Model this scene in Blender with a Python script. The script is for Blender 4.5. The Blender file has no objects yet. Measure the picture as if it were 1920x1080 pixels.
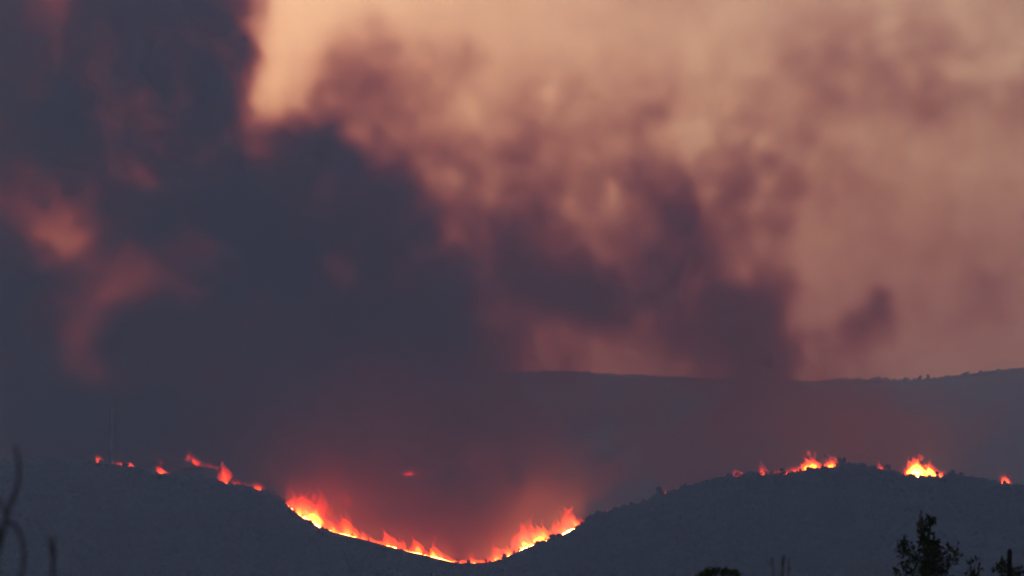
import bpy, bmesh, math, random
import numpy as np
from mathutils import Vector, Matrix

R = math.radians
sc = bpy.context.scene
COL = sc.collection
random.seed(7)
rng = np.random.default_rng(11)

# ------------------------------------------------------------------ camera
F = 960 / math.tan(R(6.0))          # focal length in photograph pixels (12 degree telephoto)
PITCH = math.atan(610 / F)          # the level line lies a little under the frame
EYE = 1.7
cam = bpy.data.cameras.new('camera')
cam.sensor_width = 36.0
cam.angle = R(12.0)
cam.clip_start = 0.5
cam.clip_end = 40000
cam.dof.use_dof = True
cam.dof.focus_distance = 3000
cam.dof.aperture_fstop = 5.6
camo = bpy.data.objects.new('camera', cam)
camo.location = (0, 0, EYE)
camo.rotation_euler = (R(90) + PITCH, 0, 0)
COL.objects.link(camo)
sc.camera = camo


def P(px, py, Y):
    """world point at forward distance Y seen at photograph pixel (px, py)"""
    dx, dz = (px - 960) / F, (540 - py) / F
    y = math.cos(PITCH) - dz * math.sin(PITCH)
    z = math.sin(PITCH) + dz * math.cos(PITCH)
    return Vector((dx / y * Y, Y, EYE + z / y * Y))


# ------------------------------------------------------------------ sky, sun, exposure
SUN_EL, SUN_AZ = 12.0, -31.0
world = bpy.data.worlds.new('World')
sc.world = world
world.use_nodes = True
wn = world.node_tree
sky = wn.nodes.new('ShaderNodeTexSky')
sky.sky_type = 'NISHITA'
sky.sun_disc = False
sky.sun_elevation = R(SUN_EL)
sky.sun_rotation = R(SUN_AZ)
sky.dust_density = 8.0
sky.air_density = 1.0
sky.ozone_density = 3.0
wn.nodes['Background'].inputs[1].default_value = 0.13
wn.links.new(sky.outputs[0], wn.nodes['Background'].inputs[0])

sun = bpy.data.lights.new('sun', 'SUN')
sun.energy = 0.15
sun.angle = R(3)
sun.color = (1.0, 0.62, 0.4)
suno = bpy.data.objects.new('sun', sun)
sd = Vector((math.sin(R(SUN_AZ)) * math.cos(R(SUN_EL)), math.cos(R(SUN_AZ)) * math.cos(R(SUN_EL)), math.sin(R(SUN_EL))))
suno.rotation_euler = sd.to_track_quat('Z', 'Y').to_euler()
COL.objects.link(suno)

sc.view_settings.view_transform = 'Standard'
sc.view_settings.look = 'None'
sc.view_settings.exposure = 0.27
sc.view_settings.gamma = 1.0
sc.view_settings.use_curve_mapping = False
sc.render.engine = 'CYCLES'
sc.cycles.use_denoising = True
sc.cycles.max_bounces = 6
sc.cycles.volume_bounces = 1
sc.cycles.volume_step_rate = 5.0
sc.cycles.diffuse_bounces = 1
sc.cycles.glossy_bounces = 1
sc.cycles.use_adaptive_sampling = True
sc.cycles.adaptive_threshold = 0.04
sc.cycles.adaptive_min_samples = 16
sc.cycles.volume_max_steps = 256
sc.cycles.sample_clamp_indirect = 4.0


# ------------------------------------------------------------------ helpers
def mat(name, color, rough=0.9, noise=None, scale=1.0, metallic=0.0, spec=0.0):
    m = bpy.data.materials.new(name)
    m.use_nodes = True
    b = m.node_tree.nodes['Principled BSDF']
    b.inputs['Roughness'].default_value = rough
    b.inputs['Metallic'].default_value = metallic
    if 'Specular IOR Level' in b.inputs:
        b.inputs['Specular IOR Level'].default_value = spec
    if noise is None:
        b.inputs['Base Color'].default_value = (*color, 1)
    else:
        n = m.node_tree.nodes.new('ShaderNodeTexNoise')
        n.inputs['Scale'].default_value = scale
        n.inputs['Detail'].default_value = 6
        t = m.node_tree.nodes.new('ShaderNodeTexCoord')
        r = m.node_tree.nodes.new('ShaderNodeValToRGB')
        r.color_ramp.elements[0].position = 0.35
        r.color_ramp.elements[1].position = 0.65
        r.color_ramp.elements[0].color = (*color, 1)
        r.color_ramp.elements[1].color = (*noise, 1)
        L = m.node_tree.links
        L.new(t.outputs['Object'], n.inputs['Vector'])
        L.new(n.outputs['Fac'], r.inputs['Fac'])
        L.new(r.outputs['Color'], b.inputs['Base Color'])
    return m


M = {
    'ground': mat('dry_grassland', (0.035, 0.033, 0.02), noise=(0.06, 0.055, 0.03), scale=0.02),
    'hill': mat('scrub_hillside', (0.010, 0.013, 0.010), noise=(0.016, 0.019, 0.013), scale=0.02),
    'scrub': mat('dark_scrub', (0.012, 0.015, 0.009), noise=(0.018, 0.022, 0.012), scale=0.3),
    'leaf': mat('dusk_leaf', (0.022, 0.03, 0.01), 0.6, noise=(0.05, 0.058, 0.016), scale=6.0),
    'bark': mat('grey_bark', (0.045, 0.04, 0.036), noise=(0.075, 0.066, 0.058), scale=12.0),
    'post': mat('weathered_post', (0.022, 0.016, 0.015), noise=(0.04, 0.03, 0.027), scale=20.0),
    'steel': mat('dull_steel', (0.012, 0.013, 0.015), 0.6, noise=(0.02, 0.02, 0.021), scale=2.0),
}


def new_obj(name, verts, faces, m, parent=None, smooth=False):
    me = bpy.data.meshes.new(name)
    me.from_pydata([tuple(v) for v in verts], [], faces)
    me.update()
    if smooth:
        me.polygons.foreach_set('use_smooth', [True] * len(me.polygons))
    if m is not None:
        me.materials.append(m)
    o = bpy.data.objects.new(name, me)
    COL.objects.link(o)
    if parent is not None:
        o.parent = parent
    return o


def empty(name, loc):
    o = bpy.data.objects.new(name, None)
    o.location = loc
    o.empty_display_size = 0.2
    COL.objects.link(o)
    return o


def tag(o, label=None, cat=None, group=None, kind=None):
    if label: o['label'] = label
    if cat: o['category'] = cat
    if group: o['group'] = group
    if kind: o['kind'] = kind
    return o


class MB:
    """collects tubes, bars and leaves, in coordinates relative to an origin"""
    def __init__(self, origin=(0, 0, 0)):
        self.v, self.f, self.o = [], [], Vector(origin)

    def tube(self, pts, radii, seg=6):
        pts = [Vector(p) - self.o for p in pts]
        n0 = len(self.v)
        for i, p in enumerate(pts):
            d = (pts[min(i + 1, len(pts) - 1)] - pts[max(i - 1, 0)]).normalized()
            a = d.orthogonal().normalized() if abs(d.y) > 0.95 else d.cross(Vector((0, 1, 0))).normalized()
            b = d.cross(a)
            for k in range(seg):
                t = 2 * math.pi * k / seg
                self.v.append(p + (a * math.cos(t) + b * math.sin(t)) * radii[i])
        for i in range(len(pts) - 1):
            for k in range(seg):
                k2 = (k + 1) % seg
                self.f.append((n0 + i * seg + k, n0 + i * seg + k2, n0 + (i + 1) * seg + k2, n0 + (i + 1) * seg + k))
        self.f.append(tuple(n0 + k for k in reversed(range(seg))))
        self.f.append(tuple(n0 + (len(pts) - 1) * seg + k for k in range(seg)))

    def bar(self, a, b, w):
        self.tube([a, b], [w, w], 4)

    def leaf(self, p, d, L, W, rnd):
        p = Vector(p) - self.o
        d = Vector(d).normalized()
        s = d.cross(Vector((rnd.uniform(-1, 1), rnd.uniform(-1, 1), rnd.uniform(-1, 1)))).normalized()
        n = d.cross(s) * (L * 0.06)
        n0 = len(self.v)
        self.v += [p, p + d * L * .4 + s * W * .5 + n, p + d * L, p + d * L * .4 - s * W * .5 + n]
        self.f.append((n0, n0 + 1, n0 + 2, n0 + 3))

    def build(self, name, m, parent=None, smooth=False):
        return new_obj(name, self.v, self.f, m, parent, smooth)


def vnoise(xs, ys, cell, seed):
    """smooth value noise on a 2-D mesh of coordinates"""
    r = np.random.default_rng(seed).random((256, 256))
    x, y = xs / cell, ys / cell
    xi, yi = np.floor(x).astype(int), np.floor(y).astype(int)
    fx, fy = x - xi, y - yi
    fx, fy = fx * fx * (3 - 2 * fx), fy * fy * (3 - 2 * fy)
    g = lambda i, j: r[i % 256, j % 256]
    return (g(xi, yi) * (1 - fx) + g(xi + 1, yi) * fx) * (1 - fy) + (g(xi, yi + 1) * (1 - fx) + g(xi + 1, yi + 1) * fx) * fy


# ------------------------------------------------------------------ ground and hills
GX, GY0, GY1 = 9000, -2500, 9500
gv = [(-GX, GY0, 0), (GX, GY0, 0), (GX, GY1, 0), (-GX, GY1, 0)]
tag(new_obj('ground', gv, [(0, 1, 2, 3)], M['ground']), kind='structure')

NEAR_D = ([-600, 200, 500, 880, 1100, 1500, 2500], [3200, 3150, 3100, 3050, 2960, 2900, 2900])


def near_d(px):
    return float(np.interp(px, *NEAR_D))


NEAR = [(-2600, 1040), (-1200, 930), (-500, 885), (-200, 872), (0, 868), (100, 867), (180, 869), (250, 876), (300, 889), (360, 897), (420, 906),
        (490, 920), (530, 940), (560, 966), (600, 989), (640, 1001), (680, 1011), (740, 1027), (800, 1041), (840, 1052), (862, 1056), (900, 1055),
        (930, 1053), (960, 1040), (990, 1026), (1040, 1010), (1080, 992), (1110, 975), (1150, 960), (1200, 949), (1240, 930),
        (1300, 916), (1380, 894), (1430, 893), (1480, 889), (1520, 879), (1580, 877), (1650, 883), (1720, 894), (1780, 894),
        (1850, 904), (1920, 915), (2100, 948), (2500, 985), (3200, 1020), (4400, 1060)]
FAR_Y = 6000
FAR = [(-3000, 800), (-1200, 770), (-300, 756), (0, 749), (300, 741), (580, 729), (700, 722), (850, 713), (960, 709), (1060, 704), (1150, 709),
       (1300, 712), (1480, 716), (1530, 719), (1560, 713), (1650, 715), (1720, 714), (1800, 707), (1860, 701), (1920, 694),
       (2200, 668), (2800, 655), (3600, 690), (5000, 760)]


def crest_curve(pts, dist):
    """x and crest height of a ridge given where it shows and how far it stands"""
    w = [P(px, py, dist(px)) for px, py in pts]
    return [p.x for p in w], [p.z for p in w], [p.y for p in w]


class Ridge:
    def __init__(self, pts, dist, front, back, jag, cell, seed):
        self.xs, self.zs, self.ys = crest_curve(pts, dist)
        self.front, self.back, self.jag, self.cell, self.seed = front, back, jag, cell, seed

    def crest(self, x):
        x = np.asarray(x, float)
        return np.interp(x, self.xs, self.ys), np.interp(x, self.xs, self.zs)

    def height(self, x, y):
        x, y = np.asarray(x, float), np.asarray(y, float)
        cy, cz = self.crest(x)
        d = y - cy
        t = np.where(d < 0, 1 + d / self.front, 1 - d / self.back)
        t = np.clip(t, 0, 1)
        s = t * t * (3 - 2 * t) * 0.45 + t * 0.55
        n = (vnoise(x, y, self.cell, self.seed) - .5) + .5 * (vnoise(x, y, self.cell / 2.7, self.seed + 1) - .5)
        rough = self.jag * n * (0.2 + .8 * np.clip(1 - t, 0, .4)) * np.clip(t * 6, 0, 1)
        return np.where(t > 0, cz * s + rough, -3)

    def build(self, name, nx, ny):
        xs = np.linspace(self.xs[0], self.xs[-1], nx)
        vv = np.concatenate([np.linspace(-1, -.1, ny // 2, endpoint=False), np.linspace(-.1, .12, ny // 3, endpoint=False),
                             np.linspace(.12, 1, ny - ny // 2 - ny // 3)])
        X, V = np.meshgrid(xs, vv, indexing='ij')
        cy, _ = self.crest(X)
        Y = cy + np.where(V < 0, V * self.front, V * self.back)
        Z = self.height(X, Y)
        Z = np.where(np.abs(V) > .999, -3, Z)
        me = bpy.data.meshes.new(name)
        n1, n2 = X.shape
        idx = np.arange(n1 * n2).reshape(n1, n2)
        q = np.stack([idx[:-1, :-1], idx[1:, :-1], idx[1:, 1:], idx[:-1, 1:]], -1).reshape(-1, 4)
        me.from_pydata(np.stack([X, Y, Z], -1).reshape(-1, 3).tolist(), [], q.tolist())
        me.polygons.foreach_set('use_smooth', [True] * len(me.polygons))
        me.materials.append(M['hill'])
        o = bpy.data.objects.new(name, me)
        COL.objects.link(o)
        return tag(o, kind='structure')


near = Ridge(NEAR, near_d, 900, 520, 9, 90, 3)
near.build('near_hill', 700, 70)
KNOLL = [(180, 1000), (260, 925), (310, 893), (345, 876), (380, 873), (410, 880), (440, 900), (490, 935), (560, 1010)]
knoll = Ridge(KNOLL, lambda p: 3156, 120, 200, 3, 40, 5)
knoll.build('knoll', 60, 30)
far = Ridge(FAR, lambda p: FAR_Y, 2400, 1800, 40, 400, 9)
far.build('far_ridge', 500, 60)


BURN = [(176, 262), (295, 316), (410, 495), (535, 1097), (1132, 1147), (1243, 1256), (1373, 1390), (1422, 1575), (1641, 1777), (1874, 1898)]


def burning(x, y):
    """True on the strip of crest that is alight"""
    px = x / y * F * math.cos(PITCH) + 960
    return any(a < px < b for a, b in BURN)


def scrub(name, ridge, px0, px1, n, smin, smax, dist, spread, seed, lab):
    """low bushes and small trees along a crest, too many and too far to count"""
    rnd = random.Random(seed)
    V, Fc = [], []
    for i in range(n):
        px = rnd.uniform(px0, px1)
        x = P(px, 900, dist(px)).x
        cy, _ = ridge.crest(x)
        y = float(cy) + rnd.uniform(-spread, spread * .5) * rnd.random()
        if ridge is near and y > cy - 60 and burning(x, y) and rnd.random() < (.95 if -115 < x < 15 else .85): continue
        z = float(ridge.height(x, y))
        s = rnd.uniform(smin, smax) * (1.5 if rnd.random() < .12 else 1)
        hgt = s * rnd.uniform(.5, 1.1)
        for k in range(26):
            a, b = rnd.uniform(0, 6.283), rnd.random()
            rr = s * .6 * math.sqrt(rnd.random()) * (1 - .55 * b)
            c = Vector((x + math.cos(a) * rr, y + math.sin(a) * rr, z - .2 + hgt * b))
            u = Vector((rnd.gauss(0, 1), rnd.gauss(0, 1), rnd.gauss(0, 1))).normalized()
            w = u.orthogonal().normalized()
            q = s * rnd.uniform(.16, .3)
            n0 = len(V)
            V.extend([c + u * q, c + w * q, c - u * q, c - w * q])
            Fc.append((n0, n0 + 1, n0 + 2, n0 + 3))
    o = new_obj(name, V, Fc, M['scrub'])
    return tag(o, lab, 'scrub', kind='stuff')


scrub('scrub', near, -250, 2200, 2600, 1.2, 2.8, near_d, 60, 21, 'low dark scrub along the crest of the burning hill')
scrub('scrub', near, 1080, 1800, 150, 2.2, 4.2, near_d, 12, 22, 'taller bushes on the crest of the burning hill right of the valley')
scrub('scrub', far, -300, 2300, 3000, 2.2, 4.6, lambda p: FAR_Y, 70, 23, 'trees and scrub fringing the distant ridge')

hr = np.random.default_rng(24)
NB, NQ = 20000, 8
bx_ = hr.uniform(-430, 430, NB)
by_ = near.crest(bx_)[0] - 3 - hr.random(NB) * 880
bz_ = near.height(bx_, by_)
lit_ = np.array([burning(a, b) and b > c - (160 if -115 < a < 15 else 22) for a, b, c in zip(bx_, by_, near.crest(bx_)[0])])
bs_ = hr.uniform(1.4, 3.4, NB) * np.where(lit_, .3, 1) * np.where(hr.random(NB) < .1, 1.4, 1)
rep_ = lambda a: np.repeat(a, NQ)
X_, Y_, Z_, S_ = map(rep_, (bx_, by_, bz_, bs_))
an, up = hr.uniform(0, 6.283, NB * NQ), hr.random(NB * NQ)
ra = S_ * .75 * np.sqrt(hr.random(NB * NQ)) * (1 - .5 * up)
cc = np.stack([X_ + np.cos(an) * ra, Y_ + np.sin(an) * ra, Z_ - .2 + S_ * .6 * up], 1)
u_ = hr.standard_normal((NB * NQ, 3)); u_ /= np.linalg.norm(u_, axis=1)[:, None]
w_ = np.cross(u_, hr.standard_normal((NB * NQ, 3))); w_ /= np.linalg.norm(w_, axis=1)[:, None]
q_ = (S_ * hr.uniform(.26, .44, NB * NQ))[:, None]
V = np.stack([cc + u_ * q_, cc + w_ * q_, cc - u_ * q_, cc - w_ * q_], 1).reshape(-1, 3).tolist()
Fc = np.arange(NB * NQ * 4).reshape(-1, 4).tolist()
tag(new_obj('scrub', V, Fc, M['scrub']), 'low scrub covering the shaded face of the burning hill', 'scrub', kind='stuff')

# ------------------------------------------------------------------ haze: one even box of smoky air round everything
def volume_mat(name, scat, absb, dens, grid=False, aniso=0.0):
    """scat and absb: scattering and absorption per unit density (rgb)"""
    m = bpy.data.materials.new(name)
    m.use_nodes = True
    nt = m.node_tree
    nt.nodes.clear()
    out = nt.nodes.new('ShaderNodeOutputMaterial')
    vs = nt.nodes.new('ShaderNodeVolumeScatter')
    va = nt.nodes.new('ShaderNodeVolumeAbsorption')
    vs.inputs['Color'].default_value = (*scat, 1)
    vs.inputs['Anisotropy'].default_value = aniso
    va.inputs['Color'].default_value = (*[1 - c for c in absb], 1)
    add = nt.nodes.new('ShaderNodeAddShader')
    nt.links.new(vs.outputs[0], add.inputs[0])
    nt.links.new(va.outputs[0], add.inputs[1])
    nt.links.new(add.outputs[0], out.inputs['Volume'])
    for s in (vs, va):
        s.inputs['Density'].default_value = dens
    if grid:
        vi = nt.nodes.new('ShaderNodeVolumeInfo')
        mu = nt.nodes.new('ShaderNodeMath')
        mu.operation = 'MULTIPLY'
        mu.inputs[1].default_value = dens
        nt.links.new(vi.outputs['Density'], mu.inputs[0])
        for s in (vs, va):
            nt.links.new(mu.outputs[0], s.inputs['Density'])
    return m


HAZE = 0.00014
bx = [(x, y, z) for x in (-GX - 60, GX + 60) for y in (GY0 - 60, GY1 + 60) for z in (-5, 620)]
bf = [(0, 1, 3, 2), (4, 6, 7, 5), (0, 4, 5, 1), (2, 3, 7, 6), (0, 2, 6, 4), (1, 5, 7, 3)]
def air_mat(name, scat, absb, dens, k=2.0):
    """Principled Volume with the given scattering and absorption"""
    m = bpy.data.materials.new(name)
    m.use_nodes = True
    nt = m.node_tree
    nt.nodes.clear()
    out = nt.nodes.new('ShaderNodeOutputMaterial')
    pv = nt.nodes.new('ShaderNodeVolumePrincipled')
    col = [c / k for c in scat]
    pv.inputs['Color'].default_value = (*col, 1)
    pv.inputs['Absorption Color'].default_value = (*[(1 - a / (k * (1 - c))) ** 2 for a, c in zip(absb, col)], 1)
    pv.inputs['Density'].default_value = dens * k
    pv.inputs['Density Attribute'].default_value = ''
    nt.links.new(pv.outputs[0], out.inputs['Volume'])
    return m


tag(new_obj('haze', bx, bf, air_mat('smoky_air', (.40, .65, 1.18), (.04, .47, .54), HAZE)),
    'thin smoky dusk air over the valley and hills', 'haze', kind='stuff')

# ------------------------------------------------------------------ smoke: plume densities on a grid of 4 m cells
SX0, SX1, SY0, SY1, SZ0, SZ1 = -410, 410, 2980, 3340, 8, 450
VOX = 3.3
NX, NY, NZ = [int((b - a) / VOX) + 1 for a, b in ((SX0, SX1), (SY0, SY1), (SZ0, SZ1))]


def spline_w(n, cells, r):
    """n x (cells+4) matrix of cubic B-spline weights with a random phase"""
    t = np.linspace(0, cells, n) + r
    i = np.floor(t).astype(int)
    f = t - i
    w = np.zeros((n, cells + 5))
    for k, b in enumerate(((1 - f) ** 3 / 6, (3 * f ** 3 - 6 * f ** 2 + 4) / 6, (-3 * f ** 3 + 3 * f ** 2 + 3 * f + 1) / 6, f ** 3 / 6)):
        w[np.arange(n), i + k] += b
    return w.astype(np.float32)


def noise3(size, deep=1.0):
    c = [max(1, int(round((b - a) / s_))) for (a, b), s_ in zip(((SX0, SX1), (SY0, SY1), (SZ0, SZ1)), (size, size * deep, size))]
    g = rng.standard_normal([k + 5 for k in c]).astype(np.float32)
    wx, wy, wz = [spline_w(n, k, rng.random() * .99) for n, k in zip((NX, NY, NZ), c)]
    a = np.tensordot(wx, g, (1, 0))
    a = np.tensordot(a, wy, (1, 1))          # x z y
    a = np.tensordot(a, wz, (1, 1))          # x y z
    return a / a.std()


# how much of what lies behind is hidden by smoke, read column by column over the place (per row: position, cover)
ROWS = {
    -60: [(-200, 97), (380, 97), (430, 92), (460, 55), (485, 10), (520, 0), (1000, 2), (1300, 16), (1600, 16), (1900, 18), (2100, 18)],
    0: [(-200, 98), (380, 97), (420, 95), (450, 78), (468, 52), (484, 16), (500, 2), (560, 0), (1000, 2), (1100, 8), (1200, 14), (1300, 18), (1400, 16), (1500, 14), (1560, 18), (1640, 20), (1720, 12), (1800, 12), (1850, 22), (1900, 18), (2100, 18)],
    40: [(-200, 98), (400, 98), (440, 96), (465, 82), (480, 48), (495, 10), (520, 0), (600, 4), (640, 16), (680, 26), (720, 22), (760, 8), (820, 4), (1000, 3), (1080, 8), (1160, 15), (1260, 15), (1340, 18), (1420, 18), (1500, 20), (1580, 28), (1660, 26), (1740, 24), (1800, 16), (1860, 24), (1920, 26), (2100, 26)],
    80: [(-200, 98), (430, 98), (455, 93), (475, 65), (488, 18), (505, 2), (560, 4), (600, 20), (640, 36), (680, 46), (720, 48), (760, 32), (800, 26), (850, 22), (900, 10), (1000, 4), (1100, 10), (1200, 14), (1300, 17), (1400, 20), (1480, 22), (1540, 34), (1600, 46), (1660, 44), (1720, 38), (1780, 26), (1860, 22), (1920, 30), (2100, 30)],
    120: [(-200, 98), (435, 98), (455, 93), (472, 60), (486, 14), (510, 2), (540, 10), (580, 28), (620, 40), (660, 50), (700, 54), (740, 54), (780, 44), (820, 36), (860, 40), (890, 26), (930, 12), (980, 6), (1040, 12), (1100, 14), (1200, 20), (1300, 20), (1400, 22), (1480, 26), (1540, 42), (1600, 52), (1660, 52), (1740, 46), (1800, 36), (1860, 28), (1920, 36), (2100, 36)],
    160: [(-200, 98), (430, 98), (450, 91), (470, 55), (490, 20), (515, 6), (545, 20), (580, 40), (620, 50), (660, 56), (700, 58), (740, 60), (780, 54), (820, 46), (870, 40), (920, 22), (960, 22), (1000, 34), (1040, 36), (1090, 32), (1130, 22), (1180, 34), (1230, 34), (1300, 24), (1400, 26), (1480, 32), (1540, 46), (1600, 58), (1660, 54), (1740, 50), (1820, 44), (1880, 38), (2100, 40)],
    200: [(-200, 98), (420, 98), (445, 90), (470, 68), (495, 58), (520, 42), (545, 60), (570, 82), (600, 86), (625, 80), (645, 64), (680, 58), (720, 62), (760, 64), (800, 60), (840, 42), (870, 26), (920, 24), (960, 26), (1000, 40), (1040, 42), (1080, 36), (1130, 28), (1170, 44), (1200, 52), (1240, 48), (1290, 32), (1400, 28), (1480, 36), (1540, 50), (1600, 56), (1660, 52), (1760, 50), (1840, 46), (2100, 44)],
    240: [(-200, 98), (440, 98), (470, 95), (500, 95), (530, 96), (580, 97), (630, 96), (650, 82), (680, 70), (720, 66), (780, 70), (820, 62), (860, 42), (900, 36), (950, 50), (990, 58), (1040, 48), (1090, 36), (1140, 40), (1180, 62), (1210, 68), (1250, 56), (1310, 42), (1400, 36), (1500, 44), (1580, 50), (1660, 46), (1760, 44), (1860, 40), (2100, 40)],
    280: [(-200, 97), (0, 96), (60, 98), (640, 97.5), (665, 88), (700, 78), (740, 74), (790, 76), (840, 66), (880, 54), (930, 56), (980, 66), (1030, 72), (1070, 52), (1120, 48), (1160, 64), (1190, 78), (1220, 76), (1260, 62), (1310, 56), (1360, 48), (1440, 44), (1520, 48), (1600, 42), (1700, 36), (1800, 32), (2100, 34)],
    320: [(-200, 92), (0, 89), (40, 91), (100, 95), (180, 98), (680, 98), (720, 94), (760, 88), (800, 76), (850, 70), (900, 70), (950, 74), (1000, 74), (1040, 66), (1080, 54), (1130, 62), (1170, 78), (1210, 86), (1260, 80), (1310, 62), (1350, 62), (1385, 72), (1420, 60), (1460, 50), (1540, 46), (1620, 40), (1720, 34), (1820, 30), (2100, 32)],
    360: [(-200, 90), (0, 85), (40, 83), (80, 83), (120, 90), (170, 95), (240, 97), (700, 98), (760, 95), (800, 86), (840, 74), (890, 74), (940, 82), (980, 78), (1020, 66), (1070, 62), (1120, 66), (1170, 82), (1220, 91), (1280, 87), (1320, 70), (1360, 72), (1390, 74), (1430, 66), (1470, 52), (1540, 44), (1640, 38), (1760, 32), (2100, 32)],
    400: [(-200, 94), (0, 91), (40, 81), (80, 73), (120, 77), (150, 91), (220, 95), (300, 96), (340, 94), (400, 97), (760, 98), (810, 93), (850, 80), (890, 84), (930, 93), (980, 91), (1010, 78), (1060, 66), (1120, 66), (1170, 72), (1220, 84), (1260, 95), (1290, 90), (1320, 72), (1360, 76), (1400, 78), (1440, 68), (1480, 52), (1560, 44), (1660, 38), (1710, 40), (1800, 34), (2100, 34)],
    440: [(-200, 97), (0, 96), (40, 89), (80, 75), (120, 71), (160, 83), (200, 87), (240, 85), (280, 89), (330, 93), (400, 97), (800, 98), (840, 91), (870, 84), (910, 91), (950, 96), (990, 94), (1020, 80), (1070, 66), (1140, 66), (1190, 72), (1230, 86), (1265, 95), (1300, 82), (1340, 76), (1375, 80), (1410, 74), (1450, 58), (1500, 46), (1600, 42), (1680, 42), (1720, 46), (1800, 40), (2100, 38)],
    480: [(-200, 98), (20, 97), (60, 93), (100, 85), (140, 74), (180, 78), (230, 74), (270, 85), (310, 90), (350, 92), (420, 96), (540, 96), (700, 98), (800, 98), (850, 91), (890, 88), (940, 94), (1000, 94), (1040, 82), (1090, 72), (1140, 70), (1180, 74), (1230, 82), (1270, 89), (1310, 80), (1350, 74), (1380, 66), (1420, 56), (1480, 48), (1600, 44), (1700, 44), (1800, 46), (2100, 44)],
    520: [(-200, 98), (40, 98), (90, 93), (130, 83), (170, 76), (210, 72), (250, 76), (275, 89), (320, 90), (360, 93), (430, 97), (480, 94), (540, 95), (600, 97), (860, 96), (890, 91), (930, 92), (990, 94), (1050, 91), (1110, 95), (1150, 88), (1200, 80), (1250, 86), (1290, 89), (1330, 78), (1370, 66), (1420, 56), (1480, 48), (1600, 44), (1700, 46), (1800, 52), (1860, 54), (2100, 48)],
    560: [(-200, 98), (40, 97), (80, 91), (110, 83), (150, 81), (190, 89), (230, 84), (260, 88), (290, 95), (400, 97), (440, 92), (470, 91), (520, 96), (600, 98), (880, 97), (905, 90), (940, 86), (990, 88), (1050, 91), (1100, 96), (1150, 93), (1200, 86), (1260, 88), (1320, 84), (1360, 76), (1385, 85), (1420, 83), (1450, 66), (1480, 50), (1560, 46), (1640, 44), (1740, 46), (1820, 54), (1880, 54), (2100, 52)],
    600: [(-200, 98), (40, 98), (80, 93), (115, 83), (150, 81), (185, 93), (230, 97), (420, 96), (455, 88), (480, 91), (520, 96), (600, 98), (880, 98), (905, 88), (940, 80), (980, 78), (1030, 80), (1080, 86), (1120, 90), (1170, 88), (1220, 80), (1270, 84), (1310, 86), (1350, 93), (1390, 95), (1430, 85), (1460, 60), (1500, 48), (1585, 46), (1615, 66), (1645, 84), (1664, 66), (1680, 44), (1760, 46), (1840, 54), (2100, 56)],
    640: [(-200, 98), (50, 98), (90, 93), (125, 83), (160, 83), (195, 95), (240, 98), (440, 96), (480, 96), (540, 98), (880, 98), (905, 84), (940, 76), (980, 74), (1040, 74), (1100, 76), (1140, 72), (1170, 80), (1220, 80), (1270, 84), (1310, 88), (1345, 89), (1380, 94), (1415, 91), (1445, 68), (1490, 50), (1545, 60), (1580, 78), (1610, 82), (1635, 70), (1655, 48), (1700, 44), (1780, 46), (1880, 50), (2100, 50)],
    680: [(-200, 98), (60, 98), (95, 92), (130, 83), (165, 86), (200, 96), (260, 98), (520, 97.5), (590, 93.5), (860, 93.5), (890, 91), (920, 86), (950, 76), (1000, 70), (1060, 68), (1110, 70), (1145, 62), (1180, 74), (1230, 78), (1280, 82), (1325, 89), (1355, 96), (1400, 98), (1440, 97), (1475, 89), (1500, 66), (1520, 70), (1555, 78), (1595, 70), (1630, 46), (1700, 42), (1800, 42), (2100, 44)],
    720: [(-200, 98), (70, 98), (110, 91), (140, 86), (170, 91), (210, 97), (560, 97.5), (600, 96), (700, 96), (800, 96), (900, 92), (960, 80), (1060, 72), (1145, 66), (1250, 78), (1320, 86), (1370, 96), (1450, 97), (1500, 85), (1540, 70), (1600, 70), (1650, 46), (1720, 38), (2100, 36)],
    760: [(-200, 97), (60, 97), (110, 95), (140, 94), (180, 96), (400, 97), (560, 95), (700, 86), (900, 74), (1100, 62), (1250, 66), (1350, 80), (1430, 91), (1520, 88), (1590, 80), (1630, 60), (1700, 40), (1800, 18), (2000, 5)],
    840: [(-200, 84), (40, 86), (200, 90), (340, 94), (500, 95), (700, 90), (900, 80), (1100, 68), (1250, 58), (1350, 70), (1430, 85), (1520, 88), (1600, 86), (1680, 80), (1760, 70), (1830, 45), (1920, 20), (2100, 5)],
    920: [(-200, 60), (100, 66), (300, 82), (500, 92), (650, 92), (900, 88), (1050, 84), (1200, 70), (1350, 64), (1500, 64), (1800, 44), (2100, 5)],
    1000: [(-200, 40), (300, 50), (500, 84), (700, 94), (900, 94), (1050, 86), (1200, 50), (2100, 0)],
    1080: [(-200, 30), (500, 50), (700, 80), (900, 92), (1050, 70), (1200, 30), (2100, 0)],
}


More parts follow.
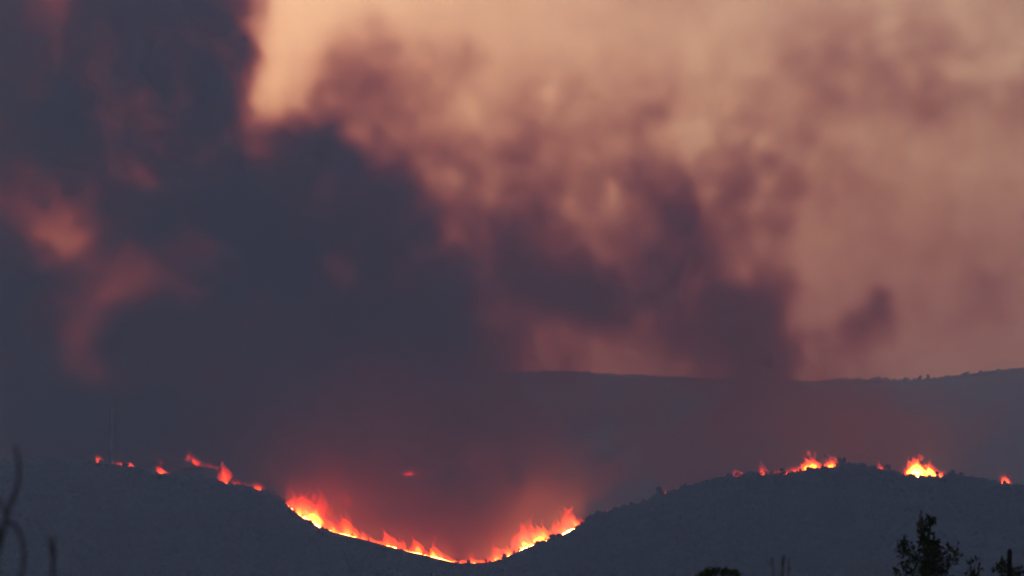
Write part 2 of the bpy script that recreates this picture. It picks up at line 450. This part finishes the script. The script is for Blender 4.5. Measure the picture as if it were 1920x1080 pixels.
def smoke_density():
    X = np.linspace(SX0, SX1, NX, dtype=np.float32)[:, None, None]
    Y = np.linspace(SY0, SY1, NY, dtype=np.float32)[None, :, None]
    Z = np.linspace(SZ0, SZ1, NZ, dtype=np.float32)[None, None, :]
    big = noise3(90)
    wx = 2.2 * noise3(60) + 2.8 * noise3(27, 3) + 2.4 * noise3(14, 4) + 1.8 * noise3(8, 5) + 1.1 * noise3(5.5, 7)
    wz = 2.2 * noise3(60) + 2.8 * noise3(27, 3) + 2.4 * noise3(14, 4) + 1.8 * noise3(8, 5) + 1.1 * noise3(5.5, 7)
    # table of optical depth over (x, z), at the middle of the plume
    ry = sorted(ROWS)
    pxs = np.arange(-200, 2121, 10)
    tab = np.array([np.interp(pxs, *zip(*ROWS[r])) for r in ry]) / 100.0
    # the open sky is itself dimmer low down and towards the right: only the rest is smoke
    ryv = np.array(ry, float)[:, None]
    clear = (1 - .27 * np.clip((ryv - 150) / 410, 0, 1)) * (1 - .04 * np.clip((pxs - 500) / 1400, 0, 1))[None, :]
    tab = np.where((pxs[None, :] > 1450) & (np.array(ry)[:, None] < 300), tab * .65 + .13, tab)
    mid = (pxs[None, :] > 880) & (pxs[None, :] < 1440) & (np.array(ry)[:, None] > 230) & (np.array(ry)[:, None] < 710)
    tab = np.where(mid, tab * .84 + .13, tab)
    tab = np.where(pxs[None, :] < 290, 1 - (1 - tab) * .86, tab)
    thick = np.clip((tab - .6) / .3, 0, 1)
    tab = (1 - (1 - tab) / np.where(ryv > 735, 1, clear)) * (1 - thick) + tab * thick
    tab = -np.log(1 - np.clip(tab, .04 + .17 * np.clip((pxs - 620) / 600, 0, 1)[None, :], .974)) / .66
    tab = tab * (1 + .35 * np.clip((tab - 2) / 2, 0, 1))
    ymid = 3150.0
    k = ymid / F
    # world -> table coordinates (the plumes stand upright over the fire line)
    px = ((X + wx) / k + 960)
    zz = (Z + wz - EYE) / ymid
    py = 540 - F * np.tan(np.arctan(zz) - PITCH)
    fx = np.clip((px + 200) / 10, 0, len(pxs) - 1.001)
    fy = np.clip(np.interp(py.ravel(), ry, np.arange(len(ry))).reshape(py.shape), 0, len(ry) - 1.001)
    ix, iy = fx.astype(np.int32), fy.astype(np.int32)
    ux, uy = fx - ix, fy - iy
    tau = (tab[iy, ix] * (1 - ux) + tab[iy, ix + 1] * ux) * (1 - uy) + (tab[iy + 1, ix] * (1 - ux) + tab[iy + 1, ix + 1] * ux) * uy
    # depth: plumes lean and billow, thicker high up, hugging the fire line low down
    crest = np.interp(X.ravel(), near.xs, near.ys).reshape(X.shape).astype(np.float32)
    lean = np.clip((Z - 40) / 300, 0, 1)
    yc = crest + 32 + 88 * lean + 26 * big * (.3 + lean)
    sg = 38 + 34 * lean + 10 * noise3(70)
    sg = np.clip(sg, 22, 95)
    prof = np.exp(-.5 * ((Y - yc) / sg) ** 2)
    lump = 1 + .16 * noise3(44) + .30 * noise3(24, 3) + .30 * noise3(13, 4) + .22 * noise3(8, 5) + .16 * noise3(5.5, 7)
    lump = 1 + (np.clip(lump, .02, 3.2) - 1) * (1 - .42 * np.clip((tau - 1.5) / 2.5, 0, 1)) * (.6 + .4 * np.clip(tau / .8, 0, 1))
    d = tau * prof * lump
    # keep the optical depth of each column, let the billows decide where along the depth it sits
    tot = d.sum(1, keepdims=True) * VOX + 1e-6
    soft = prof.sum(1, keepdims=True) * VOX
    lumpmean = (prof * lump).sum(1, keepdims=True) / (prof.sum(1, keepdims=True) + 1e-6)
    d = d / soft * (.85 + .15 / np.clip(lumpmean, .5, 2))
    edge = np.minimum(np.minimum((Y - SY0) / 24, (SY1 - Y) / 24), np.minimum((SX1 - X) / 40, (X - SX0) / 40))
    edge = np.minimum(edge, (SZ1 - Z) / 40)
    d *= np.clip(edge, 0, 1)
    d[d < 2e-5] = 0
    return d.astype(np.float32)


D = smoke_density()
me = bpy.data.meshes.new('smoke')
me.vertices.add(D.size)
me.attributes.new('cell_density', 'FLOAT', 'POINT').data.foreach_set('value', D.ravel())
smoke = bpy.data.objects.new('smoke', me)
COL.objects.link(smoke)
tag(smoke, 'dark blue-grey smoke billowing up from the burning hills', 'smoke', kind='stuff')
SMOKE_MAT = volume_mat('wildfire_smoke', (.14, .19, .30), (.52, .91, .87), 1.0, grid=True)

ng = bpy.data.node_groups.new('smoke_grid', 'GeometryNodeTree')
ng.interface.new_socket('Geometry', in_out='INPUT', socket_type='NodeSocketGeometry')
ng.interface.new_socket('Geometry', in_out='OUTPUT', socket_type='NodeSocketGeometry')
N, L = ng.nodes, ng.links
gi, go = N.new('NodeGroupInput'), N.new('NodeGroupOutput')
pos = N.new('GeometryNodeInputPosition')
sep = N.new('ShaderNodeSeparateXYZ')
L.new(pos.outputs[0], sep.inputs[0])


def nmath(op, a, b):
    n = N.new('ShaderNodeMath')
    n.operation = op
    for s, v in zip(n.inputs, (a, b)):
        if v is None: continue
        if hasattr(v, 'links') or isinstance(v, bpy.types.NodeSocket): L.new(v, s)
        else: s.default_value = v
    return n.outputs[0]


def cell(axis, lo, hi, n):
    return nmath('ROUND', nmath('MULTIPLY', nmath('SUBTRACT', sep.outputs[axis], lo), (n - 1) / (hi - lo)), None)


SXE, SYE, SZE = SX1, SY1, SZ1
idx = nmath('ADD', nmath('ADD', nmath('MULTIPLY', cell(0, SX0, SXE, NX), NY * NZ), nmath('MULTIPLY', cell(1, SY0, SYE, NY), NZ)),
            cell(2, SZ0, SZE, NZ))
f2i = N.new('FunctionNodeFloatToInt')
L.new(idx, f2i.inputs[0])
na = N.new('GeometryNodeInputNamedAttribute')
na.data_type = 'FLOAT'
na.inputs['Name'].default_value = 'cell_density'
si = N.new('GeometryNodeSampleIndex')
si.data_type = 'FLOAT'
si.domain = 'POINT'
L.new(gi.outputs[0], si.inputs['Geometry'])
L.new(na.outputs['Attribute'], si.inputs['Value'])
L.new(f2i.outputs[0], si.inputs['Index'])
vc = N.new('GeometryNodeVolumeCube')
L.new(si.outputs[0], vc.inputs['Density'])
vc.inputs['Min'].default_value = (SX0, SY0, SZ0)
vc.inputs['Max'].default_value = (SXE, SYE, SZE)
for k, v in zip(('Resolution X', 'Resolution Y', 'Resolution Z'), (NX, NY, NZ)):
    vc.inputs[k].default_value = v
sm = N.new('GeometryNodeSetMaterial')
sm.inputs['Material'].default_value = SMOKE_MAT
L.new(vc.outputs[0], sm.inputs[0])
L.new(sm.outputs[0], go.inputs[0])
md = smoke.modifiers.new('grid', 'NODES')
md.node_group = ng
me.materials.append(SMOKE_MAT)

# ------------------------------------------------------------------ fires
def emit_volume(name, color, strength):
    """glowing flame gas: the thicker the flame along the view, the brighter and yellower"""
    m = bpy.data.materials.new(name)
    m.use_nodes = True
    nt = m.node_tree
    nt.nodes.clear()
    out = nt.nodes.new('ShaderNodeOutputMaterial')
    e = nt.nodes.new('ShaderNodeEmission')
    e.inputs['Color'].default_value = (*color, 1)
    e.inputs['Strength'].default_value = strength
    nt.links.new(e.outputs[0], out.inputs['Volume'])
    return m


def emit_surface(name, color, strength):
    m = bpy.data.materials.new(name)
    m.use_nodes = True
    nt = m.node_tree
    nt.nodes.clear()
    out = nt.nodes.new('ShaderNodeOutputMaterial')
    e = nt.nodes.new('ShaderNodeEmission')
    e.inputs['Color'].default_value = (*color, 1)
    e.inputs['Strength'].default_value = strength
    nt.links.new(e.outputs[0], out.inputs['Surface'])
    return m


FL = {
    'dull': emit_volume('dull_red_flame', (1.0, .05, .03), .035),
    'red': emit_volume('red_flame', (1.0, .055, .022), .14),
    'orange': emit_volume('orange_flame', (1.0, .10, .014), .45),
    'yellow': emit_volume('yellow_flame', (1.0, .17, .012), 2.4),
}
HIDDEN_GLOW = emit_surface('hidden_glow', (1.0, .22, .06), 250)  # unseen emitter added behind the crests to light the smoke
HIDDEN_GLOW_HOT = emit_surface('hidden_glow_hot', (1.0, .23, .06), 1300)  # stronger version of the added emitter, for the right hill


def flame_mesh(name, rnd, m):
    """a unit flame tongue: swollen foot, twisting body, wisp at the tip bent downwind"""
    rings, seg = 8, 8
    V, Fc = [], []
    lean, ph, wob = rnd.uniform(-.15, .5), rnd.uniform(0, 6.28), rnd.uniform(.05, .16)
    fat = rnd.uniform(.12, .24)
    for i in range(rings):
        t = i / rings
        c = Vector((-lean * t ** 1.5 + wob * math.sin(ph + 6 * t), wob * math.cos(ph + 5 * t) * .7, t))
        r = fat * (.55 + 1.1 * math.sin(math.pi * min(1, t * 1.05 + .12)) ** 1.4) * (1 - t) ** .55
        for k in range(seg):
            a = 2 * math.pi * k / seg
            q = r * (1 + .22 * math.sin(3 * a + ph + 4 * t))
            V.append(c + Vector((q * math.cos(a), q * math.sin(a), 0)))
    V.append(Vector((-lean * 1.05 + wob * math.sin(ph + 6.3), 0, 1.06)))
    V.append(Vector((wob * math.sin(ph), 0, -.04)))
    for i in range(rings - 1):
        for k in range(seg):
            k2 = (k + 1) % seg
            Fc.append((i * seg + k, i * seg + k2, (i + 1) * seg + k2, (i + 1) * seg + k))
    for k in range(seg):
        k2 = (k + 1) % seg
        Fc.append(((rings - 1) * seg + k, (rings - 1) * seg + k2, rings * seg))
        Fc.append((k2, k, rings * seg + 1))
    me = bpy.data.meshes.new(name)
    me.from_pydata([tuple(v) for v in V], [], Fc)
    me.materials.append(m)
    return me


frnd = random.Random(5)
FM = {k: [flame_mesh('flame', frnd, m) for _ in range(7)] for k, m in FL.items()}


def fire(label, pts, step, mix, ember=1.0, dist=None, back=-2.0, group=None, hidden_tube=True, hot=False, vary=False):  # ember sizes the unseen light tube added behind the flames
    """pts: (px, py of the foot, flame height px, heat 0..1); tongues every `step` px along them"""
    on_ground = dist is None
    dist = dist or (lambda px: near_d(px) + back)
    mid = pts[len(pts) // 2]
    o0 = P(mid[0], mid[1], dist(mid[0]))
    root = empty('brush_fire', o0)
    tag(root, label, 'fire', group)
    xs = [p[0] for p in pts]
    L0 = max(xs[-1] - xs[0], 1e-3)
    n = max(len(pts), int(L0 / step))
    for layer, share, hs, ws in mix:
        cnt = max(1, int(round(n * share)))
        for i in range(cnt):
            px = xs[0] + L0 * ((i + frnd.uniform(.1, .9)) / cnt) if len(pts) > 1 else xs[0] + frnd.uniform(-2, 2)
            py, hh, heat = [float(np.interp(px, xs, [p[k] for p in pts])) for k in (1, 2, 3)]
            low = hs == .5
            hh = max(hh, 11) * (1 if not vary else .42 + .40 * (math.sin(px * .31) * math.sin(px * .117 + 1) + 1) * frnd.uniform(.6, 1.2))
            heat *= .75 + .25 * (math.sin(px * .19 + 2) > -.2)
            if low: hh = 17 if vary else min(hh, 14)
            elif layer in ('yellow', 'orange') and frnd.random() > heat: continue
            d = dist(px) + frnd.uniform(-3, 6)
            h = hh * hs * frnd.uniform(.55, 1.15) * d / F
            w = (ws * frnd.uniform(.8, 1.25)) * h
            o = bpy.data.objects.new('flame', frnd.choice(FM[layer]))
            o.parent = root
            foot = P(px, py + 1.5, d)
            if on_ground:
                foot.z = float(near.height(foot.x, d)) - .2
            if layer in ('dull', 'red') and frnd.random() < .22:      # a wisp torn off above the others
                foot.z += h * frnd.uniform(.4, .9)
                h *= .5
                w *= .45
            o.location = foot - o0
            o.scale = (w, w, h)
            o.rotation_euler = (0, frnd.uniform(-.25, .1), frnd.uniform(-.7, .7))
            COL.objects.link(o)
    if hidden_tube:  # added glowing tube, hidden by the crest, casts firelight into the smoke
        b = MB(o0)
        q = []
        for px, py, hh, heat in (pts if len(pts) > 1 else [(pts[0][0] - 4, *pts[0][1:]), (pts[0][0] + 4, *pts[0][1:])]):
            d = dist(px) + 9
            c = P(px, py + 5, d)
            c.z = float(near.height(c.x, d)) - .55
            q.append((c, (.3 + .035 * hh) * ember))
        b.tube([a for a, _ in q], [r for _, r in q], 5)
        b.build('hidden_glow', HIDDEN_GLOW_HOT if hot else HIDDEN_GLOW, root)
    return root


LOW = [('dull', .5, 1.6, 1.2), ('red', 1.2, 1.0, 1.2), ('orange', .9, .5, 1.3)]
HOT = [('dull', .35, 1.9, .8), ('red', 1.0, 1.45, .8), ('orange', 1.2, 1.05, .8), ('red', .8, .5, 1.5), ('orange', 1.3, .5, 1.3), ('yellow', 1.3, .65, .85)]
WARM = [('dull', .6, 1.7, 1.0), ('red', 1.5, 1.15, 1.0), ('orange', 1.4, .85, .9)]
DULL = [('dull', 1.0, 1.4, 1.0), ('red', 2.0, 1.2, 1.1), ('orange', 2.4, 1.0, 1.1)]

BLAZE = [(l, n, h, w * 1.22) for l, n, h, w in HOT]
DOWN = [(537, 928, 20, .2), (556, 955, 34, .5), (575, 968, 46, .9), (592, 980, 44, 1), (610, 992, 24, 1), (632, 998, 22, 1), (655, 1003, 38, 1), (668, 1007, 24, 1),
        (690, 1013, 12, .7), (715, 1019, 13, .6), (738, 1025, 34, 1), (748, 1028, 18, .8), (768, 1033, 16, .7), (785, 1037, 26, 1), (800, 1040, 16, .8), (818, 1044, 28, 1),
        (838, 1050, 17, 1), (858, 1055, 9, .9), (880, 1055, 12, .4), (891, 1055, 20, .5), (905, 1055, 6, .2)]
UP = [(899, 1055, 8, .2), (921, 1054, 12, .4), (929, 1053, 30, 1), (936, 1050, 36, .9), (946, 1046, 10, .4), (956, 1041, 26, .7), (968, 1036, 14, .4), (983, 1029, 40, .7), (1000, 1022, 26, 1),
      (1010, 1018, 34, 1), (1026, 1013, 26, .6), (1045, 1007, 20, .5), (1062, 1000, 36, .4), (1072, 993, 46, .4), (1082, 989, 26, .4), (1092, 984, 24, .3)]
fire('broad tall blaze at the top of the fire front on the left valley side', DOWN[:5], 1.9, BLAZE, vary=True)
fire('bright fire front along the middle of the left valley side', DOWN[4:11], 2.7, BLAZE, vary=True)
fire('low fire front running into the bottom of the valley from the left', DOWN[10:], 3.3, BLAZE, vary=True)
fire('fire front at the foot of the right valley side with one thin tall flame', UP[:8], 2.2, BLAZE, vary=True)
fire('leaping flames at the upper end of the fire on the right valley side', UP[7:], 2.4, BLAZE, vary=True)
fire('small flames trailing down the left hill from a torching bush',
     [(416, 906, 32, .1), (426, 907, 12, .7), (440, 909, 9, .8), (456, 912, 7, .4), (470, 914, 9, .1), (486, 919, 16, .8), (492, 921, 9, .6)], 2.0, HOT, .6)
fire('torn streak of red flame on the knoll behind the left crest',
     [(352, 862, 20, .1), (362, 868, 20, .3), (374, 874, 14, .5), (388, 875, 8, .1), (398, 877, 10, .1), (408, 880, 7, .1)], 4.5, WARM, .5, lambda p: 3146, hidden_tube=False)
fire('slanting red flame alone on the left crest', [(298, 884, 24, .4), (306, 887, 18, 1), (313, 889, 10, .8)], 2.5, WARM, .6)
fire('small upright red flame beyond the lattice mast at the far end of the fire', [(180, 868, 8, .1), (185, 868, 17, .5)], 4.0, DULL, .4)
fire('smouldering dull red flames just right of the lattice mast', [(212, 868, 4, .1), (226, 870, 9, .2), (238, 872, 9, .3), (248, 873, 8, .6), (254, 875, 6, .6)], 4.5, DULL, .4)
fire('faint ember glow low on the valley wall behind the smoke', [(1136, 962, 4, .2), (1143, 960, 8, .8)], 4.0, WARM, .4)
fire('dim red glow on the right slope between two bushes', [(1247, 930, 8, .1), (1252, 928, 8, .1)], 5.0, DULL, .4)
fire('little red flame at the left end of the right hill fires', [(1376, 894, 12, .3), (1387, 894, 14, .6)], 1.5, WARM, .7, hot=True)
fire('round little flame between bushes on the right hill crest', [(1425, 893, 16, .6), (1435, 893, 20, .9)], 1.5, WARM, .8, hot=True)
fire('pair of bright flames curling on the rounded right hilltop',
     [(1484, 888, 9, .2), (1498, 885, 11, .5), (1512, 881, 18, .8), (1522, 880, 23, 1), (1532, 879, 17, 1), (1542, 879, 9, .3), (1554, 879, 15, .8), (1563, 879, 20, 1), (1572, 879, 11, .7)], 1.6, HOT, 1.0, hot=True)
fire('thin red line of low fire between the round flame and the bright pair', [(1438, 893, 6, .2), (1452, 891, 6, .3), (1470, 890, 7, .3), (1482, 889, 9, .3)], 1.5, LOW, .7, hot=True)
fire('thin red line of low fire left of the white-hot fire', [(1672, 886, 6, .2), (1688, 889, 6, .2), (1702, 892, 10, .3)], 1.5, LOW, .7, hot=True)
fire('two low flames right of the rounded hilltop', [(1645, 884, 14, .1), (1650, 884, 22, .6), (1657, 884, 12, .3), (1668, 886, 11, .3)], 3.0, WARM, .8, hot=True)
fire('brightest fire on the right hill with a white-hot core',
     [(1704, 893, 24, .3), (1712, 895, 34, 1), (1721, 897, 46, 1), (1728, 896, 36, 1), (1735, 894, 24, 1), (1742, 893, 36, 1), (1750, 894, 22, .9), (1760, 895, 14, .3), (1767, 896, 20, .6), (1773, 896, 10, .3)], 1.6,
     [('red', 1.0, 1.2, 1.0), ('orange', 1.3, .9, 1.0), ('yellow', 1.6, .75, 1.0)], 1.0, hot=True)
fire('last small fire at the right end of the hill', [(1879, 909, 16, .9), (1887, 911, 19, 1), (1894, 912, 13, .8)], 1.2, HOT, .9)
hit = next(Y for Y in range(3600, 6000, 10) if P(767, 892, Y).z <= float(far.height(P(767, 892, Y).x, Y)))
fire('faint patch of fire on the slope beyond the smoke above the valley', [(758, 893, 6, .5), (767, 892, 12, 1), (775, 893, 6, .5)], 3.0,
     [('red', 2.0, 1.6, 1.6), ('orange', 2.5, 1.2, 1.6), ('yellow', .8, .6, 1.2)], .4, lambda p: hit - 6, hidden_tube=False)


# ------------------------------------------------------------------ transmission towers
def gnd(px, Y):
    """height of the hill (or plain) under a column at forward distance Y"""
    x = P(px, 900, Y).x
    return Vector((x, Y, max(0.0, float(near.height(x, Y)))))


def lattice(b, foot, top, w0, w1, bays, r):
    """four corner legs with zigzag bracing between two heights"""
    cs = [(-1, -1), (1, -1), (1, 1), (-1, 1)]
    lev = []
    for i in range(bays + 1):
        t = i / bays
        w = w0 + (w1 - w0) * t
        c = foot.lerp(top, t)
        lev.append([c + Vector((sx * w, sy * w, 0)) for sx, sy in cs])
    for i in range(bays):
        for k in range(4):
            k2 = (k + 1) % 4
            b.bar(lev[i][k], lev[i + 1][k2], r * .6)
            b.bar(lev[i][k2], lev[i + 1][k], r * .6)
            b.bar(lev[i + 1][k], lev[i + 1][k2], r * .6)
    return lev


TY = 2200
tf = gnd(667, TY)
t = empty('transmission_tower', tf)
tag(t, 'lattice power tower with two raised V-shaped horns below the fire line', 'tower')
top = P(667, 1066, TY)
waist = Vector((tf.x, TY, top.z))
b = MB(tf)
lev = lattice(b, tf, waist, 3.2, 2.3, 7, .3)
b.build('bracing', M['steel'], t)
for k in range(4):
    b = MB(tf)
    b.tube([lev[0][k], lev[-1][k]], [.4, .34], 5)
    b.build('leg', M['steel'], t)
for sx, hx in ((-1, 643), (1, 692)):
    tip = P(hx, 1032, TY)
    b = MB(tf)
    root_o, root_i = waist + Vector((sx * 2.4, 0, 0)), waist + Vector((sx * .4, 0, 1.6))
    elbow = P(651 if sx < 0 else 685, 1050, TY)
    for yy in (-.7, .7):
        b.tube([root_o + Vector((0, yy, 0)), elbow + Vector((0, yy * .7, 0)), tip], [.46, .46, .26], 5)
        b.tube([root_i + Vector((0, yy, 0)), elbow + Vector((-sx * .2, yy * .7, 1.4)), tip], [.34, .36, .22], 5)
    for q in range(1, 6):
        f_ = q / 6
        b.bar(root_o.lerp(elbow, f_), root_i.lerp(elbow + Vector((0, 0, 1.4)), (q - .5) / 6), .12)
        b.bar(elbow.lerp(tip, f_), (elbow + Vector((0, 0, 1.4))).lerp(tip, (q - .5) / 6), .12)
    b.build('horn', M['steel'], t)
b = MB(tf)
pk = P(667, 1052, TY)
for sx in (-1, 1):
    for yy in (-1.4, 1.4):
        b.tube([waist + Vector((sx * 2.2, yy, 0)), pk], [.36, .32], 5)
b.bar(waist + Vector((-2.6, 0, 0)), waist + Vector((2.6, 0, 0)), .28)
b.tube([pk - Vector((0, 0, .6)), pk + Vector((0, 0, .5))], [.5, .3], 6)
b.build('peak', M['steel'], t)

MY = near_d(211) - 90
mf = gnd(211, MY)
t = empty('lattice_mast', mf)
tag(t, 'tall slim lattice mast standing among small red flames on the left crest', 'mast')
mt = P(211, 764, MY)
mt.x, mt.y = mf.x, mf.y
b = MB(mf)
lev = lattice(b, mf, mt, 1.5, 1.1, 14, .16)
b.build('bracing', M['steel'], t)
for k in range(4):
    b = MB(mf)
    b.tube([lev[0][k], lev[-1][k]], [.36, .3], 5)
    b.build('leg', M['steel'], t)
for hh in (.93, .82, .71):
    b = MB(mf)
    c = mf.lerp(mt, hh)
    for sx in (-1, 1):
        b.tube([c + Vector((sx * .9, 0, .5)), c + Vector((sx * 4.2, 0, .1))], [.14, .08], 4)
        b.tube([c + Vector((sx * .9, 0, -.5)), c + Vector((sx * 4.2, 0, .1))], [.14, .08], 4)
    b.build('crossarm', M['steel'], t)


# ------------------------------------------------------------------ plants close to the camera
def smooth_path(pts, n=6):
    """Catmull-Rom through the points"""
    pts = [Vector(p) for p in pts]
    q = [pts[0] * 2 - pts[1]] + pts + [pts[-1] * 2 - pts[-2]]
    out = []
    for i in range(1, len(q) - 2):
        for k in range(n):
            u = k / n
            a, b_, c, d = q[i - 1], q[i], q[i + 1], q[i + 2]
            out.append(.5 * (2 * b_ + (c - a) * u + (2 * a - 5 * b_ + 4 * c - d) * u * u + (3 * b_ - a - 3 * c + d) * u ** 3))
    out.append(pts[-1])
    return out


def stem(b, pix, Y, r0, r1, foot=None, dy=0.0):
    """a stem through pixels given from the bottom up, rooted at foot on the ground"""
    pts = [P(px, py, Y + dy * i) for i, (px, py) in enumerate(pix)]
    if foot is not None:
        pts = [Vector(foot)] + pts
    sp = smooth_path(pts)
    n = len(sp)
    b.tube(sp, [r0 + (r1 - r0) * i / (n - 1) for i in range(n)], 6)
    return sp


SY = 16.0
f0 = P(-30, 1080, SY); f0.z = 0
t = empty('dead_shrub', f0)
tag(t, 'bare curving dead stems of a shrub, blurred, with one hooked side shoot', 'shrub')
b = MB(f0)
stem(b, [(-8, 1080), (-2, 1030), (8, 985), (18, 950), (32, 912), (36, 875), (28, 836)], SY, .0095, .0045, f0)
b.build('stem', M['bark'], t, True)
b = MB(f0)
stem(b, [(10, 978), (26, 984), (40, 1006), (45, 1045), (38, 1085), (20, 1130)], SY, .006, .005, None)
b.build('stem', M['bark'], t, True)
b = MB(f0)
stem(b, [(12, 966), (2, 946), (-14, 925), (-30, 890)], SY, .005, .003, None)
b.build('twig', M['bark'], t, True)
f1 = P(60, 1080, SY + .4); f1.z = 0
t = empty('dead_shrub', f1)
tag(t, 'single faint dead stem with bent tip beside the hooked dead shrub', 'shrub')
b = MB(f1)
stem(b, [(98, 1090), (98, 1050), (93, 1022), (86, 1004)], SY + .4, .006, .003, f1)
b.build('stem', M['bark'], t, True)

PY = 70.0
f2 = P(1457, 1080, PY - 25); f2.z = 0
t = empty('dead_sapling', f2)
tag(t, 'faint leafless sapling of thin upright twigs beside the rounded bush', 'sapling')
b = MB(f2)
for pix in ([(1450, 1080), (1444, 1062), (1438, 1048)], [(1466, 1080), (1467, 1062), (1462, 1048)], [(1468, 1075), (1472, 1058), (1470, 1044)], [(1478, 1080), (1480, 1070), (1486, 1064)]):
    stem(b, pix, PY - 25, .006, .0015, f2)
b.build('twigs', M['bark'], t, True)


def leafy(name, label, cat, base_px, Y, clumps, trunk_r, leaf, seed, density=1.0):
    """clumps: (px, py, radius px, leaves); limbs run from the trunk to every clump"""
    rnd = random.Random(seed)
    foot = P(base_px, 1080, Y); foot.z = 0
    t = empty(name, foot)
    tag(t, label, cat)
    tr, lf = MB(foot), MB(foot)
    topc = min(clumps, key=lambda c: c[1])
    tp = P(topc[0], topc[1], Y)
    mid = Vector(((foot.x * .6 + tp.x * .4) + .05, Y, tp.z * .5))
    spine = smooth_path([foot, mid, tp], 10)
    tr.tube(spine, [trunk_r * (1 - .85 * i / (len(spine) - 1)) for i in range(len(spine))], 7)
    for cx, cy, cr, nl in clumps:
        dy = rnd.uniform(-.3, .3)
        c = P(cx, cy, Y) + Vector((0, dy, 0))
        rr = cr * Y / F
        s = min(spine, key=lambda p: (p - c).length + abs(p.z - (c.z - .45)) * .8)
        lim = smooth_path([s, s.lerp(c, .5) + Vector((0, 0, .05)), c], 5)
        tr.tube(lim, [.012 * (1 - .75 * i / (len(lim) - 1)) for i in range(len(lim))], 5)
        for k in range(max(2, int(nl * .3))):
            d = Vector((rnd.gauss(0, 1), rnd.gauss(0, 1), rnd.gauss(.5, 1))).normalized()
            tr.tube([c, c + d * rr * .8], [.004, .002], 4)
        for k in range(int(nl * density)):
            d = Vector((rnd.gauss(0, 1), rnd.gauss(0, 1), rnd.gauss(0, 1))).normalized()
            p = c + d * rr * rnd.random() ** .45
            ld = d * .5 + Vector((rnd.gauss(0, .5), rnd.gauss(0, .5), rnd.gauss(-.1, .7)))
            L_ = leaf * rnd.uniform(.7, 1.25)
            lf.leaf(p, ld, L_, L_ * rnd.uniform(.38, .55), rnd)
    tr.build('trunk', M['bark'], t, True)
    lf.build('crown', M['leaf'], t)
    return t


TREE = [(1724, 964, 5, 5), (1748, 972, 7, 16), (1744, 980, 6, 10), (1735, 980, 8, 18), (1722, 988, 6, 12), (1737, 990, 8, 20), (1741, 1000, 9, 26), (1731, 1006, 7, 18),
        (1738, 1012, 11, 34), (1729, 1018, 8, 22), (1745, 1022, 12, 38), (1754, 1016, 7, 18), (1735, 1028, 10, 26), (1750, 1034, 15, 60), (1760, 1030, 9, 22),
        (1693, 1014, 7, 16), (1702, 1022, 7, 14), (1686, 1026, 6, 10), (1691, 1034, 7, 14), (1700, 1042, 9, 22), (1711, 1036, 8, 18), (1697, 1056, 7, 14),
        (1716, 1052, 8, 16), (1782, 1026, 6, 8), (1775, 1034, 6, 8), (1794, 1034, 5, 5), (1790, 1044, 8, 16), (1783, 1052, 9, 18), (1774, 1046, 7, 10), (1795, 1022, 3, 2),
        (1742, 1046, 13, 46), (1757, 1048, 12, 44), (1748, 1062, 16, 64), (1730, 1058, 9, 22), (1764, 1062, 11, 36), (1688, 1072, 9, 20), (1704, 1074, 9, 20),
        (1720, 1072, 11, 28), (1738, 1076, 14, 40), (1758, 1078, 14, 44), (1776, 1076, 8, 12), (1784, 1082, 9, 14), (1745, 1098, 30, 90), (1710, 1105, 26, 70), (1775, 1108, 24, 60)]
leafy('young_tree', 'young leafy tree with a narrow ragged crown rising highest of the plants', 'tree', 1745, PY, TREE, .05, .085, 31)
SAP = [(1818, 1050, 4, 7), (1828, 1050, 4, 7), (1819, 1061, 3, 5), (1834, 1064, 4, 5), (1817, 1076, 7, 16), (1829, 1077, 7, 14), (1837, 1070, 3, 3), (1822, 1092, 14, 30)]
leafy('sapling', 'small thin sapling with sparse leaf tufts between the young tree and the post', 'sapling', 1824, PY, SAP, .02, .075, 32)
BUSH = [(1878, 1060, 8, 24), (1882, 1056, 6, 14), (1874, 1066, 7, 16), (1884, 1072, 7, 18), (1889, 1082, 9, 20), (1909, 1066, 6, 12), (1913, 1072, 7, 12), (1906, 1076, 7, 14), (1916, 1068, 4, 5), (1900, 1090, 16, 40), (1880, 1094, 12, 24)]
leafy('shrub', 'small leafy shrub growing round the wooden post', 'shrub', 1888, PY + .6, BUSH, .025, .08, 33)
rr = random.Random(4)
DOME = [(1350 + a, 1085 - 15 * math.sqrt(max(0, 1 - (a / 40) ** 2)) + rr.uniform(-1, 4), rr.uniform(5, 8), 22) for a in range(-38, 40, 5)]
DOME += [(1326, 1068, 4, 8), (1361, 1069, 4, 9), (1377, 1070, 4, 8), (1346, 1070, 4, 8)] + [(1350 + a, 1092, 11, 30) for a in range(-40, 41, 10)]
leafy('round_bush', 'dense dark bush with a low domed top beside the leafless sapling', 'bush', 1350, PY - 10, DOME, .04, .05, 34)

pf = P(1894, 1080, PY); pf.z = 0
b = MB(pf)
pt = P(1893, 1033, PY)
N_ = 9
pts = [Vector((pf.x + (pt.x - pf.x) * i / N_ + .006 * math.sin(i * 2.1), PY, -.1 + (pt.z + .1) * i / N_)) for i in range(N_ + 1)]
rad = [.034 + .003 * math.sin(i * 1.7) for i in range(N_ + 1)]
pts += [pts[-1] + Vector((0, 0, .018)), pts[-1] + Vector((.002, 0, .03))]
rad += [.026, .010]
b.tube(pts, rad, 10)
tag(b.build('wooden_post', M['post'], None, True), 'dark upright wooden post with a rounded top standing in the shrub', 'post')
bpy.data.objects['wooden_post'].location = pf
